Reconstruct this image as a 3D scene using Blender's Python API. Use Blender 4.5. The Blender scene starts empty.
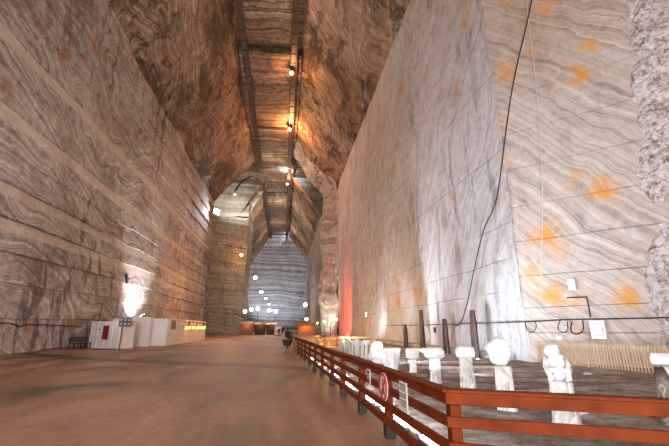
import bpy, bmesh, math, random
from mathutils import Vector, Matrix, noise
random.seed(7)
sc = bpy.context.scene
C = sc.collection
PI = math.pi

# ------------------------------------------------------------------ camera, world, exposure
F_PX = 375.0
PITCH = math.atan(105.0 / F_PX)
YAW = math.atan(51.5 * math.cos(PITCH) / F_PX)
cam = bpy.data.objects.new('camera', bpy.data.cameras.new('camera'))
C.objects.link(cam)
cam.location = (0, 0, 1.7)
cam.rotation_euler = (PI/2 + PITCH, 0, -YAW)
cam.data.sensor_width = 36
cam.data.lens = F_PX / 669.0 * 36
cam.data.clip_end = 600
cam.data.clip_start = 0.05
sc.camera = cam
w = bpy.data.worlds.new('world'); sc.world = w; w.use_nodes = True
w.node_tree.nodes['Background'].inputs[0].default_value = (1.0, 0.9, 0.82, 1)
w.node_tree.nodes['Background'].inputs[1].default_value = 0.25
sc.view_settings.view_transform = 'Standard'
sc.view_settings.look = 'None'
sc.view_settings.gamma = 1
sc.view_settings.use_curve_mapping = False
sc.view_settings.exposure = 0.0

WARM = (1.0, 0.42, 0.13); SOFT = (1.0, 0.72, 0.5); NEUT = (1.0, 0.86, 0.76); COLD = (0.78, 0.88, 1.0)
def light(kind, loc, power, col, aim=None, size=0.1, spot=None, blend=0.6, name='lamp_or_fill_light', size_y=None):
    d = bpy.data.lights.new(name, kind); d.energy = power; d.color = col
    if kind == 'AREA':
        d.shape = 'RECTANGLE'; d.size = size; d.size_y = size_y or size
    else:
        d.shadow_soft_size = size
    if kind == 'SPOT':
        d.spot_size = math.radians(spot or 90); d.spot_blend = blend
    o = bpy.data.objects.new(name, d); C.objects.link(o); o.location = loc
    if aim is not None:
        o.rotation_euler = (Vector(aim) - Vector(loc)).to_track_quat('-Z', 'Y').to_euler()
    return o

# large area lights added behind the camera as unseen fill, without fixtures
light('AREA', (-4, -14, 5), 6000, (1, .95, .94), (-17, 30, 8), 6, size_y=4)
light('AREA', (5, -14, 5), 3400, (.85, .9, 1), (11, 28, 10), 5, size_y=4)
light('AREA', (-3, -16, 12), 1500, SOFT, (-3, 30, 46), 6, size_y=4)
# fixtureless points added high along the gallery for general fill
for y, pw in ((-6, 1100), (22, 1200), (45, 1400), (100, 1800), (140, 3000), (175, 3000)):
    light('POINT', (-3.5, y, 44), pw, SOFT, size=.3)
# added points lifting the left wall, the farther one orange; no fixtures
for y, pw in ((22, 350), (70, 2000)):
    light('POINT', (-9.5, y, 9), pw, (1, .86, .76) if y < 50 else (1, .52, .24), size=.3)

# ------------------------------------------------------------------ helpers
def props(o, label=None, cat=None, group=None, kind=None):
    if label: o['label'] = label
    if cat: o['category'] = cat
    if group: o['group'] = group
    if kind: o['kind'] = kind
    return o

class MB:
    def __init__(s): s.bm = bmesh.new()
    def box(s, c, d, rz=0.0, rx=0.0, ry=0.0, bev=0.0, taper=None):
        M = Matrix.Translation(c) @ Matrix.Rotation(rz, 4, 'Z') @ Matrix.Rotation(ry, 4, 'Y') @ Matrix.Rotation(rx, 4, 'X')
        r = bmesh.ops.create_cube(s.bm, size=1.0)
        vs = r['verts']
        for v in vs:
            k = 1.0
            if taper and v.co.z > 0: k = taper
            v.co = Vector((v.co.x*d[0]*k, v.co.y*d[1]*k, v.co.z*d[2]))
        if bev:
            es = list({e for v in vs for e in v.link_edges})
            q = bmesh.ops.bevel(s.bm, geom=es, offset=bev, segments=1, affect='EDGES', profile=0.5)
            vs = list({v for f in q['faces'] for v in f.verts} | {v for v in vs if v.is_valid})
        for v in vs: v.co = M @ v.co
        return s
    def beam(s, a, b, wd, ht, bev=0.0):
        a = Vector(a); b = Vector(b); d = b - a
        L = d.length; rz = math.atan2(d.y, d.x); ry = -math.asin(d.z / L)
        return s.box((a+b)/2, (L, wd, ht), rz=rz, ry=ry, bev=bev)
    def tube(s, pts, r, n=8, cap=True):
        pts = [Vector(p) for p in pts]; rings = []
        rr = r if isinstance(r, (list, tuple)) else [r]*len(pts)
        for i, p in enumerate(pts):
            t = (pts[min(i+1, len(pts)-1)] - pts[max(i-1, 0)]).normalized()
            up = Vector((0, 0, 1)) if abs(t.z) < .9 else Vector((1, 0, 0))
            u = t.cross(up).normalized(); v = t.cross(u)
            rings.append([s.bm.verts.new(p + (u*math.cos(2*PI*k/n) + v*math.sin(2*PI*k/n))*rr[i]) for k in range(n)])
        for a, b in zip(rings, rings[1:]):
            for k in range(n): s.bm.faces.new((a[k], a[(k+1) % n], b[(k+1) % n], b[k]))
        if cap:
            s.bm.faces.new(rings[0][::-1]); s.bm.faces.new(rings[-1])
        return s
    def lathe(s, prof, c=(0, 0, 0), n=16, sx=1.0, sy=1.0, square=0.0, amp=0.0, seed=0, rz=0.0):
        """profile of (radius, z[, dx, dy]); square>0 pushes the section to a rounded square"""
        c = Vector(c); rings = []; R = Matrix.Rotation(rz, 3, 'Z')
        for q in prof:
            r, z = q[0], q[1]; ox = q[2] if len(q) > 2 else 0; oy = q[3] if len(q) > 3 else 0
            ring = []
            for k in range(n):
                a = 2*PI*(k+.5)/n
                ca, sa = math.cos(a), math.sin(a)
                sq = 1/max(abs(ca), abs(sa)); rad = r*(1-square + square*min(sq, 1.33))
                if amp: rad *= 1 + amp*noise.noise(Vector((ca*2+seed, sa*2, z*5+seed*3)))
                ring.append(s.bm.verts.new(c + R @ Vector((ox + rad*ca*sx, oy + rad*sa*sy, z))))
            rings.append(ring)
        for a, b in zip(rings, rings[1:]):
            for k in range(n): s.bm.faces.new((a[k], a[(k+1) % n], b[(k+1) % n], b[k]))
        s.bm.faces.new(rings[0][::-1]); s.bm.faces.new(rings[-1])
        return s
    def ball(s, c, r, sc3=(1, 1, 1), sub=2, rot=None, amp=0, seed=0):
        q = bmesh.ops.create_icosphere(s.bm, subdivisions=sub, radius=1)
        M = Matrix.Translation(c) @ (rot or Matrix.Identity(4))
        for v in q['verts']:
            k = r * (1 + amp*noise.noise(v.co*2.2 + Vector((seed, seed*2, 0))))
            v.co = M @ Vector((v.co.x*k*sc3[0], v.co.y*k*sc3[1], v.co.z*k*sc3[2]))
        return s
    def disc(s, c, r, axis, th, n=28):
        a = Vector(c) - Vector(axis).normalized()*th/2; b = Vector(c) + Vector(axis).normalized()*th/2
        return s.tube([a, b], r, n)
    def rough(s, amp, sc_=3.0, seed=0, cuts=0):
        if cuts: bmesh.ops.subdivide_edges(s.bm, edges=s.bm.edges[:], cuts=cuts, use_grid_fill=True)
        for v in s.bm.verts:
            v.co += noise.noise_vector(v.co*sc_ + Vector((seed, seed, seed)))*amp
        return s
    def build(s, name, m, parent=None, smooth=False, loc=None):
        bmesh.ops.recalc_face_normals(s.bm, faces=s.bm.faces[:])
        me = bpy.data.meshes.new(name); s.bm.to_mesh(me); s.bm.free()
        me.materials.append(m)
        if smooth:
            for p in me.polygons: p.use_smooth = True
        o = bpy.data.objects.new(name, me); C.objects.link(o)
        if parent: o.parent = parent
        if loc: o.location = loc
        return o

def thing(name, label, cat, loc=(0, 0, 0), rz=0.0, group=None):
    o = bpy.data.objects.new(name, None); C.objects.link(o)
    o.location = loc; o.rotation_euler = (0, 0, rz); o.empty_display_size = .2
    return props(o, label, cat, group)

def copy_tree(o, parent=None):
    c = o.copy(); C.objects.link(c)
    if parent: c.parent = parent
    for ch in list(o.children): copy_tree(ch, c)
    return c

# ------------------------------------------------------------------ materials
def mat(name, col, rough=0.6, metal=0.0, spec=.5, emit=None, es=0.0, var=0.0, vscale=6.0, bump=0.0):
    m = bpy.data.materials.new(name); m.use_nodes = True
    nt = m.node_tree; b = nt.nodes['Principled BSDF']
    b.inputs['Base Color'].default_value = (*col, 1); b.inputs['Roughness'].default_value = rough
    b.inputs['Metallic'].default_value = metal; b.inputs['Specular IOR Level'].default_value = spec
    if emit:
        b.inputs['Emission Color'].default_value = (*emit, 1); b.inputs['Emission Strength'].default_value = es
    if var or bump:
        tc = nt.nodes.new('ShaderNodeTexCoord'); n = nt.nodes.new('ShaderNodeTexNoise')
        n.inputs['Scale'].default_value = vscale; n.inputs['Detail'].default_value = 6
        nt.links.new(tc.outputs['Object'], n.inputs['Vector'])
        if var:
            r = nt.nodes.new('ShaderNodeValToRGB')
            r.color_ramp.elements[0].position = .3; r.color_ramp.elements[1].position = .7
            r.color_ramp.elements[0].color = (*[c*(1-var) for c in col], 1)
            r.color_ramp.elements[1].color = (*[min(1, c*(1+var*.6)) for c in col], 1)
            nt.links.new(n.outputs['Fac'], r.inputs['Fac']); nt.links.new(r.outputs[0], b.inputs['Base Color'])
        if bump:
            bp = nt.nodes.new('ShaderNodeBump'); bp.inputs['Strength'].default_value = bump; bp.inputs['Distance'].default_value = .05
            nt.links.new(n.outputs['Fac'], bp.inputs['Height']); nt.links.new(bp.outputs[0], b.inputs['Normal'])
    return m

def rock(name, dark, mid, pale, n=(0, .5, 1), freq=1.6, warp=7.0, wscale=.06, contrast=.5, patch=(.32, .2, .12), patch_amt=.5,
         rust=0.0, rust_col=(.75, .3, .04), rust_scale=.16, rust_at=.66, hatch=.3, lines=.5, fine=.5, bump=.45, stretch=(1, 1, 1), grit=1.6, gscale=1.3, cuts=(), spots=(), soot=0.0):
    """banded salt: thin strata folded by a slow warp, dirty patches, rust blotches, pick marks"""
    m = bpy.data.materials.new(name); m.use_nodes = True
    nt = m.node_tree; N = nt.nodes; L = nt.links
    b = N['Principled BSDF']; b.inputs['Roughness'].default_value = .75
    b.inputs['Specular IOR Level'].default_value = .25
    tc = N.new('ShaderNodeTexCoord').outputs['Object']
    def vm(op, a, c=None, s=None):
        q = N.new('ShaderNodeVectorMath'); q.operation = op
        for i, x in enumerate((a, c)):
            if x is None: continue
            if isinstance(x, tuple): q.inputs[i].default_value = x
            else: L.new(x, q.inputs[i])
        if s is not None: q.inputs['Scale'].default_value = s
        return q.outputs['Value' if op == 'DOT_PRODUCT' else 'Vector']
    def ma(op, a, c=None, d=None, clamp=False):
        q = N.new('ShaderNodeMath'); q.operation = op; q.use_clamp = clamp
        for i, x in enumerate((a, c, d)):
            if x is None: continue
            if isinstance(x, (int, float)): q.inputs[i].default_value = x
            else: L.new(x, q.inputs[i])
        return q.outputs[0]
    def noi(v, scale, detail=3, rough=.5, dim='3D', w=None, out='Fac', dist=0.0):
        q = N.new('ShaderNodeTexNoise'); q.noise_dimensions = dim
        if dim != '1D' and v is not None: L.new(v, q.inputs['Vector'])
        if w is not None: L.new(w, q.inputs['W'])
        q.inputs['Scale'].default_value = scale; q.inputs['Detail'].default_value = detail
        q.inputs['Roughness'].default_value = rough
        if dim != '1D': q.inputs['Distortion'].default_value = dist
        return q.outputs[out]
    def ramp(f, stops):
        q = N.new('ShaderNodeValToRGB'); L.new(f, q.inputs['Fac'])
        e = q.color_ramp.elements
        while len(e) < len(stops): e.new(.5)
        for x, (p, c) in zip(e, stops):
            x.position = p; x.color = (*c, 1) if isinstance(c, tuple) else (c, c, c, 1)
        return q.outputs[0]
    def mix(f, a, c, mode='MIX'):
        q = N.new('ShaderNodeMix'); q.data_type = 'RGBA'; q.blend_type = mode
        for s_, x in ((q.inputs[0], f), (q.inputs[6], a), (q.inputs[7], c)):
            if isinstance(x, (int, float)): s_.default_value = x
            elif isinstance(x, tuple): s_.default_value = (*x, 1)
            else: L.new(x, s_)
        return q.outputs[2]
    ts = vm('MULTIPLY', tc, stretch)
    wv = vm('SUBTRACT', noi(ts, wscale, 2.0, .45, out='Color'), (.5, .5, .5))
    wv = vm('SCALE', wv, s=warp*2)
    wv2 = vm('SCALE', vm('SUBTRACT', noi(ts, .5, 2, .5, out='Color'), (.5, .5, .5)), s=.9)
    P = vm('ADD', vm('ADD', ts, wv), wv2)
    s = vm('DOT_PRODUCT', P, n)
    band = noi(None, freq*.6, 6, .8, '1D', s)              # broad strata with finer ones inside
    thin = noi(None, freq*4.2, 2, .6, '1D', s)
    f = ma('ADD', ma('MULTIPLY', ma('SUBTRACT', band, .5), contrast*3.2), .5)
    f = ma('ADD', f, ma('MULTIPLY', ma('SUBTRACT', thin, .5), fine))
    # thin dark partings
    q = ma('ABSOLUTE', ma('SUBTRACT', noi(None, freq*.55, 2, .6, '1D', s), .5))
    part = ma('MULTIPLY', ma('SUBTRACT', 1.0, ma('DIVIDE', q, .022), clamp=True), ramp(noi(ts, .3, 3), [(.42, 0.0), (.62, 1.0)]))
    f = ma('SUBTRACT', f, ma('MULTIPLY', part, lines*.5))
    f = ma('ADD', f, ma('MULTIPLY', ma('SUBTRACT', noi(tc, gscale, 10, .85), .5), grit))
    col = ramp(f, [(.05, dark), (.45, mid), (.85, pale)])
    # dirty brown patches
    pm = ramp(noi(tc, .085, 8, .7, dist=.6), [(.42, 0.0), (.62, 1.0)])
    col = mix(ma('MULTIPLY', pm, patch_amt), col, mix(.8, col, patch, 'MULTIPLY'))
    # pick marks, diagonal scratches
    hs = noi(vm('MULTIPLY', vm('ADD', tc, wv2), (.9, .9, .16)), 1.1, 5, .65)
    hm = ma('MULTIPLY', ramp(hs, [(.39, 1.0), (.46, 0.0)]), ramp(noi(tc, .07, 3), [(.46, 0.0), (.58, 1.0)]))
    col = mix(ma('MULTIPLY', hm, hatch), col, (.04, .028, .02))
    if soot:
        st = ramp(noi(vm('MULTIPLY', vm('ADD', tc, wv2), (1, .6, 1)), .14, 10, .8, dist=.5), [(.5, 0.0), (.57, 1.0)])
        col = mix(ma('MULTIPLY', st, soot), col, (.035, .024, .018))
    if rust:
        rv = N.new('ShaderNodeTexVoronoi'); rv.inputs['Scale'].default_value = rust_scale
        L.new(vm('ADD', tc, vm('SCALE', wv2, s=1.2)), rv.inputs['Vector'])
        rm = ma('MULTIPLY', ramp(rv.outputs['Distance'], [(.1, 1.0), (.32, 0.0)]), ramp(noi(tc, .9, 6, .7), [(.42, 0.0), (.56, 1.0)]))
        rm = ma('MULTIPLY', rm, ramp(noi(tc, .12, 1), [(rust_at-.18, 0.0), (rust_at, 1.0)]))
        col = mix(ma('MULTIPLY', rm, rust), col, rust_col)
    tot = None
    for (x_, y_, z_, r_) in spots:
        pv = vm('ADD', vm('ADD', tc, vm('SCALE', wv2, s=1.3)), (-x_, -y_, -z_)); q = N.new('ShaderNodeVectorMath'); q.operation = 'LENGTH'; L.new(pv, q.inputs[0])
        l = ma('SUBTRACT', 1.0, ma('DIVIDE', q.outputs['Value'], r_), clamp=True)
        tot = l if tot is None else ma('MAXIMUM', tot, l)
    if spots:
        sm = ramp(ma('ADD', tot, ma('MULTIPLY', ma('SUBTRACT', noi(vm('MULTIPLY', tc, (1, 1, 1.7)), 1.7, 9, .8), .5), 2.4)), [(.4, 0.0), (.95, 1.0)])
        sm = ma('MULTIPLY', sm, ramp(tot, [(0.0, 0.0), (.35, 1.0)]))
        col = mix(ma('MULTIPLY', sm, .85), col, rust_col)
    if cuts:
        sx = N.new('ShaderNodeSeparateXYZ'); L.new(tc, sx.inputs[0]); wob = ma('MULTIPLY', ma('SUBTRACT', noi(tc, .25, 3), .5), .35)
        zz = ma('ADD', sx.outputs[2], wob); tot = None
        for i, z0 in enumerate(cuts):
            l = ma('SUBTRACT', 1.0, ma('DIVIDE', ma('ABSOLUTE', ma('SUBTRACT', zz, z0)), .045), clamp=True)
            tot = l if tot is None else ma('MAXIMUM', tot, l)
        gate = ramp(noi(vm('MULTIPLY', tc, (.12, .12, .35)), 1.0, 2), [(.44, 0.0), (.5, 1.0)])
        col = mix(ma('MULTIPLY', ma('MULTIPLY', tot, gate), .75), col, (.12, .09, .08))
    L.new(col, b.inputs['Base Color'])
    bp = N.new('ShaderNodeBump'); bp.inputs['Strength'].default_value = bump; bp.inputs['Distance'].default_value = .25
    h = ma('ADD', ma('MULTIPLY', f, .35), noi(tc, 1.1, 9, .7))
    L.new(h, bp.inputs['Height']); L.new(bp.outputs[0], b.inputs['Normal'])
    return m

M = {}
import math as _m
_d = (_m.sin(_m.radians(45.5)), -_m.cos(_m.radians(45.5)))
def SP(s_, z, r): return (12.6 + _d[0]*s_, 19 + _d[1]*s_, z, r)
M['left'] = rock('banded_grey_salt', soot=.35, dark=(.12, .10, .10), mid=(.46, .41, .395), pale=(.82, .77, .75), n=(.25, .22, .95), freq=3.2, warp=11, wscale=.06, contrast=.44, spots=((-18.3, 30.3, 6.9, .55), (-18.3, 37.3, 9.6, .6), (-18.3, 35.2, 7.0, .5), (-18.3, 39, 11, .5), (-18.3, 46, 8.5, .5)), rust=.9, rust_col=(.34, .15, .05), rust_scale=.28, rust_at=.5, hatch=.7, patch_amt=.6, lines=.4, patch=(.40, .28, .2), grit=1.7)
M['ledge'] = rock('pale_ledge_salt', (.34, .27, .23), (.64, .55, .49), (.82, .75, .70), n=(.3, .2, .9), freq=1.7, warp=3, contrast=.15, patch_amt=.5, hatch=.4, lines=.1, rust=.9, rust_col=(.45, .22, .07), rust_scale=.3, rust_at=.45, grit=1.5)
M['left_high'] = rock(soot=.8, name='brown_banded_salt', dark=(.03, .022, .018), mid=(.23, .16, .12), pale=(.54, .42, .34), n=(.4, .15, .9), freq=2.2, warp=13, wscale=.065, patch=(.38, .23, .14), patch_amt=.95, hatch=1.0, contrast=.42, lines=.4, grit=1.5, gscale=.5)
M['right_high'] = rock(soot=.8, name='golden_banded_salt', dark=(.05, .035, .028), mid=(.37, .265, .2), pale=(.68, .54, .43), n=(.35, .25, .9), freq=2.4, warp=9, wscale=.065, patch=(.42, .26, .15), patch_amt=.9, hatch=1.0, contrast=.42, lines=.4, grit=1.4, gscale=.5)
M['right'] = rock('pale_grey_salt', (.26, .24, .25), (.68, .68, .70), (.89, .89, .92), n=(.3, .75, .55), freq=2.6, warp=4, wscale=.1, contrast=.3, patch=(.55, .4, .32), patch_amt=.5, rust=.95, rust_col=(.6, .34, .12), rust_scale=.24, rust_at=.45, hatch=.4, lines=.5, fine=.3, grit=1.3, spots=((12.5, 34, 6, 1.0), (12.5, 30.5, 4.3, .9), (12.5, 41, 6.5, 1.1), (12.5, 38, 4.2, .7), (12.5, 46, 13, 1.0), (12.5, 26, 11.5, 1.0), (12.5, 20.3, 5.3, .9)), cuts=(3.7, 5.5, 7.5, 12.0, 17.2, 22.5, 28))
M['beige'] = rock('beige_banded_salt', (.22, .175, .15), (.57, .49, .435), (.78, .71, .65), n=(.62, -.4, .68), freq=3.2, warp=.8, wscale=.16, contrast=.42, spots=(SP(4.5, 8.4, 1.5), SP(4.6, 3.1, 1.3), SP(1.6, 6.6, 1.5), SP(1.5, 3.4, 1.4), SP(2.6, 3.0, .8), SP(3.4, 9.3, .7), SP(.9, 17, 1.6)), patch=(.7, .45, .28), patch_amt=.6, rust=1.0, rust_col=(.78, .33, .03), rust_scale=.38, rust_at=.36, hatch=.12, lines=.5, fine=.35, grit=1.1, gscale=2)
M['rubble'] = rock('white_rubble_salt', (.27, .18, .14), (.72, .64, .60), (.95, .92, .90), n=(.2, .2, .2), freq=1.0, warp=3, wscale=.5, contrast=.05, patch=(.7, .5, .4), patch_amt=.4, hatch=0, bump=.6, lines=0, fine=.1, grit=5.5, gscale=3.0)
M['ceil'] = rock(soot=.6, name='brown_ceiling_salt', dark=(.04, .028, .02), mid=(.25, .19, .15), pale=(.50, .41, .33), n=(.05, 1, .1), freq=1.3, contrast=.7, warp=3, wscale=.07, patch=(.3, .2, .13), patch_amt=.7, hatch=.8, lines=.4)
M['end'] = rock('layered_end_salt', (.12, .12, .14), (.38, .38, .41), (.72, .72, .75), n=(.03, .1, 1), freq=1.1, warp=2.2, wscale=.05, contrast=.62, patch=(.5, .46, .44), patch_amt=.5, hatch=.2, lines=.9)
M['block'] = rock('greenish_grey_pillar_salt', (.13, .12, .1), (.42, .4, .34), (.62, .59, .51), n=(.1, .05, 1), freq=.55, warp=1.8, wscale=.07, contrast=.5, patch=(.45, .42, .38), patch_amt=.5, hatch=.25, lines=.8, grit=2.2)
M['corner'] = rock('rough_corner_salt', (.12, .11, .1), (.5, .49, .46), (.8, .79, .75), n=(.4, .2, .6), freq=1.5, warp=3, contrast=.5, hatch=.3)

M['rail'] = mat('red_brown_stained_wood', (.17, .028, .004), .7, spec=.15, var=.35, vscale=5, bump=.15)
M['post'] = mat('red_brown_post_wood', (.15, .025, .005), .7, spec=.15, var=.35, vscale=5, bump=.15)
M['boot'] = mat('dark_post_shoe', (.012, .008, .007), .6)
M['picket'] = mat('raw_pale_wood', (.66, .46, .29), .7, var=.3, vscale=9)
M['salt'] = mat('white_carved_salt', (.74, .72, .70), .55, var=.22, vscale=9, bump=.6)
M['saltdim'] = mat('translucent_greyish_salt', (.68, .66, .64), .5, var=.25, vscale=8, bump=.6)
M['bark'] = rock('dark_veined_salt_log', (.02, .014, .01), (.2, .16, .13), (.75, .7, .65), n=(1, 1, .12), freq=10, warp=.3, wscale=2, contrast=.9, hatch=0, patch_amt=.1)
M['stump'] = rock('veined_salt_stump', (.12, .09, .075), (.6, .55, .5), (.85, .81, .77), n=(1, 1, .15), freq=9, warp=.3, wscale=2, contrast=.55, hatch=0, patch_amt=.2)
M['white'] = mat('white_painted_board', (.76, .70, .68), .55, var=.06, vscale=2)
M['whitebright'] = mat('white_panel', (.85, .84, .84), .5)
M['red'] = mat('dark_red_poster', (.25, .01, .02), .5)
M['black'] = mat('black_metal', (.015, .015, .018), .45)
M['darkwood'] = mat('dark_brown_wood', (.05, .021, .015), .5, var=.3)
M['walk'] = mat('rusty_walkway_wood', (.06, .018, .012), .7, var=.4, vscale=3)
M['amberwood'] = mat('amber_varnished_wood', (.55, .24, .05), .45, var=.3, vscale=4)
M['wood'] = mat('yellow_brown_wood', (.36, .2, .09), .5, var=.3, vscale=4)
M['oldwood'] = mat('grey_brown_old_wood', (.2, .14, .11), .8, var=.4)
M['cable'] = mat('black_cable', (.012, .012, .014), .5)
M['cord'] = mat('pale_cord', (.75, .72, .68), .6)
M['signwhite'] = mat('white_sign_board', (.8, .77, .74), .4)
M['signred'] = mat('red_sign_ring', (.45, .015, .02), .4)
M['ink'] = mat('dark_print', (.04, .035, .035), .5)
M['chrome'] = mat('grey_metal', (.35, .35, .36), .35, .8)
M['lens'] = mat('cold_lamp_glass', (.9, .95, 1), .3, emit=(.9, .95, 1), es=60)
M['lensw'] = mat('warm_lamp_glass', (1, .8, .5), .3, emit=(1, .42, .1), es=7)
M['strip'] = mat('white_strip_diffuser', (1, 1, 1), .3, emit=(.95, .97, 1), es=9)
M['globe'] = mat('white_globe_glass', (1, 1, 1), .3, emit=(1, .95, .88), es=16)
M['amber'] = mat('amber_lantern_glass', (1, .7, .3), .3, emit=(1, .45, .1), es=2.6)
M['lensr'] = mat('red_lamp_glass', (1, .1, .1), .3, emit=(1, .06, .04), es=14)
M['skin'] = mat('skin', (.5, .3, .22), .6)
M['cloth'] = mat('dark_clothes', (.03, .03, .04), .8)
M['cloth2'] = mat('blue_black_coat', (.04, .05, .09), .8)
M['hair'] = mat('dark_hair', (.03, .02, .015), .7)
M['hose'] = mat('fabric_cover', (.78, .72, .69), .8)

def floor_mat():
    m = bpy.data.materials.new('brown_salt_floor'); m.use_nodes = True
    nt = m.node_tree; N = nt.nodes; L = nt.links; b = N['Principled BSDF']
    tc = N.new('ShaderNodeTexCoord')
    mp = N.new('ShaderNodeMapping'); mp.inputs['Scale'].default_value = (1, .45, 1); mp.inputs['Rotation'].default_value = (0, 0, .35)
    L.new(tc.outputs['Object'], mp.inputs['Vector'])
    n1 = N.new('ShaderNodeTexNoise'); n1.inputs['Scale'].default_value = .35; n1.inputs['Detail'].default_value = 8; n1.inputs['Roughness'].default_value = .62; n1.inputs['Distortion'].default_value = .8
    L.new(mp.outputs[0], n1.inputs['Vector'])
    r = N.new('ShaderNodeValToRGB'); e = r.color_ramp.elements
    e[0].position = .37; e[0].color = (.11, .062, .036, 1); e[1].position = .63; e[1].color = (.44, .235, .145, 1)
    x = e.new(.5); x.color = (.30, .145, .082, 1)
    L.new(n1.outputs['Fac'], r.inputs['Fac'])
    # worn wheel tracks
    wv = N.new('ShaderNodeTexWave'); wv.wave_type = 'RINGS'; wv.inputs['Scale'].default_value = .045; wv.inputs['Distortion'].default_value = 3.0
    wv.inputs['Detail'].default_value = 3; wv.inputs['Detail Scale'].default_value = .6
    L.new(mp.outputs[0], wv.inputs['Vector'])
    r2 = N.new('ShaderNodeValToRGB'); f = r2.color_ramp.elements
    f[0].position = .0; f[0].color = (.3, .27, .25, 1); f[1].position = .05; f[1].color = (1, 1, 1, 1)
    L.new(wv.outputs['Fac'], r2.inputs['Fac'])
    n2 = N.new('ShaderNodeTexNoise'); n2.inputs['Scale'].default_value = 5; n2.inputs['Detail'].default_value = 8
    L.new(tc.outputs['Object'], n2.inputs['Vector'])
    r3 = N.new('ShaderNodeValToRGB'); g = r3.color_ramp.elements
    g[0].position = .3; g[0].color = (.8, .8, .8, 1); g[1].position = .7; g[1].color = (1.1, 1.1, 1.1, 1)
    L.new(n2.outputs['Fac'], r3.inputs['Fac'])
    def mul(a, c):
        q = N.new('ShaderNodeMix'); q.data_type = 'RGBA'; q.blend_type = 'MULTIPLY'; q.inputs[0].default_value = 1
        L.new(a, q.inputs[6]); L.new(c, q.inputs[7]); return q.outputs[2]
    L.new(mul(mul(r.outputs[0], r2.outputs[0]), r3.outputs[0]), b.inputs['Base Color'])
    rr = N.new('ShaderNodeMapRange'); rr.inputs['To Min'].default_value = .42; rr.inputs['To Max'].default_value = .75
    L.new(n1.outputs['Fac'], rr.inputs['Value']); L.new(rr.outputs[0], b.inputs['Roughness'])
    bp = N.new('ShaderNodeBump'); bp.inputs['Strength'].default_value = .25; bp.inputs['Distance'].default_value = .03
    L.new(n2.outputs['Fac'], bp.inputs['Height']); L.new(bp.outputs[0], b.inputs['Normal'])
    return m
M['floor'] = floor_mat()
M['pen'] = rock('trodden_salt_ground', (.19, .12, .09), (.48, .355, .28), (.88, .85, .83), n=(.5, 1, 0), freq=1.1, warp=4, wscale=.3, contrast=.34, patch=(.5, .35, .26), patch_amt=.4, hatch=.2, bump=1, lines=.2, fine=.1, grit=2.8, gscale=1.1)

# ------------------------------------------------------------------ room shell
def sheet(name, m, rows, seed=0, amp=.12, nscale=.35, smooth=True, m2=None, rows2=()):
    """rows: list of polylines (lists of points), all equally long; noise roughens them"""
    bm = bmesh.new(); V = []
    for r in rows:
        V.append([])
        for p in r:
            p = Vector(p)
            d = noise.noise_vector(p*nscale + Vector((seed, 0, 0)))*amp + noise.noise_vector(p*nscale*.2 + Vector((0, seed, 0)))*amp*2.5
            V[-1].append(bm.verts.new(p + d))
    for a, b in zip(V, V[1:]):
        for i in range(len(a)-1): bm.faces.new((a[i], a[i+1], b[i+1], b[i]))
    bmesh.ops.recalc_face_normals(bm, faces=bm.faces[:])
    me = bpy.data.meshes.new(name); bm.to_mesh(me); bm.free(); me.materials.append(m)
    if m2:
        me.materials.append(m2); w_ = len(rows[0])-1
        for r_ in rows2:
            for p in me.polygons[r_*w_:(r_+1)*w_]: p.material_index = 1
    o = bpy.data.objects.new(name, me); C.objects.link(o); o['kind'] = 'structure'
    return o

def frange(a, b, s):
    n = max(1, int(round((b-a)/s))); return [a + (b-a)*i/n for i in range(n+1)]

# left wall: benches cut one above the other, each overhanging the one below a little
def bench_profile(x0, lines, top, over, sgn, groove):
    """returns (x,z) points going up. sgn=+1: room lies on +x side"""
    P = []; zprev = 0.0
    for i, z in enumerate(lines + [top]):
        h = z - zprev; ov = over[i % len(over)]
        for t in (0.0, .33, .62, .96): P.append((x0 + sgn*(-ov*t*.0 + .0), zprev + h*t))
        # batter back then overhang forward
        k = len(P)
        for j, t in zip(range(k-4, k), (0.0, .33, .62, .96)):
            P[j] = (x0 + sgn*(ov*(1-t*1.0)), P[j][1])
        P.append((x0 - sgn*groove, z - .05)); P.append((x0 - sgn*groove, z - .03))
        zprev = z
    P.append((x0 + sgn*over[0], top))
    return P
LZ = [2.35, 4.67, 6.67, 8.84, 11.05, 13.06, 15.77, 18.2, 20.6, 23.1, 25.6, 28.2, 30.6]
YL = frange(-30, 4, 2) + frange(4.5, 60, .7) + frange(61, 93, 1.2)
prof = bench_profile(-18.5, LZ, 33.0, [.12, .1, .18, .3, .34, .25, .2, .12], 1, .04)
rw = [[(x, y, z) for y in YL] for x, z in prof]
led = []
for i in range(1, 12):
    led += [i*6 + k for k in ((2, 3) if i in (3, 4, 6, 8) else (3,))]
sheet('wall_left', M['left'], rw, 1, .09, .5, m2=M['ledge'], rows2=led)
# left slope up to the ceiling
def slope_rows(a, b, n, Y, skew=0):
    return [[(a[0]+(b[0]-a[0])*t, y + skew*t*max(0, (y-70)/23.0), a[1]+(b[1]-a[1])*t) for y in Y] for t in [i/n for i in range(n+1)]]
sheet('wall_left_slope', M['left_high'], slope_rows((-18.75, 32.3), (-9.0, 50.6), 16, YL, 11), 2, .28)
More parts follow.
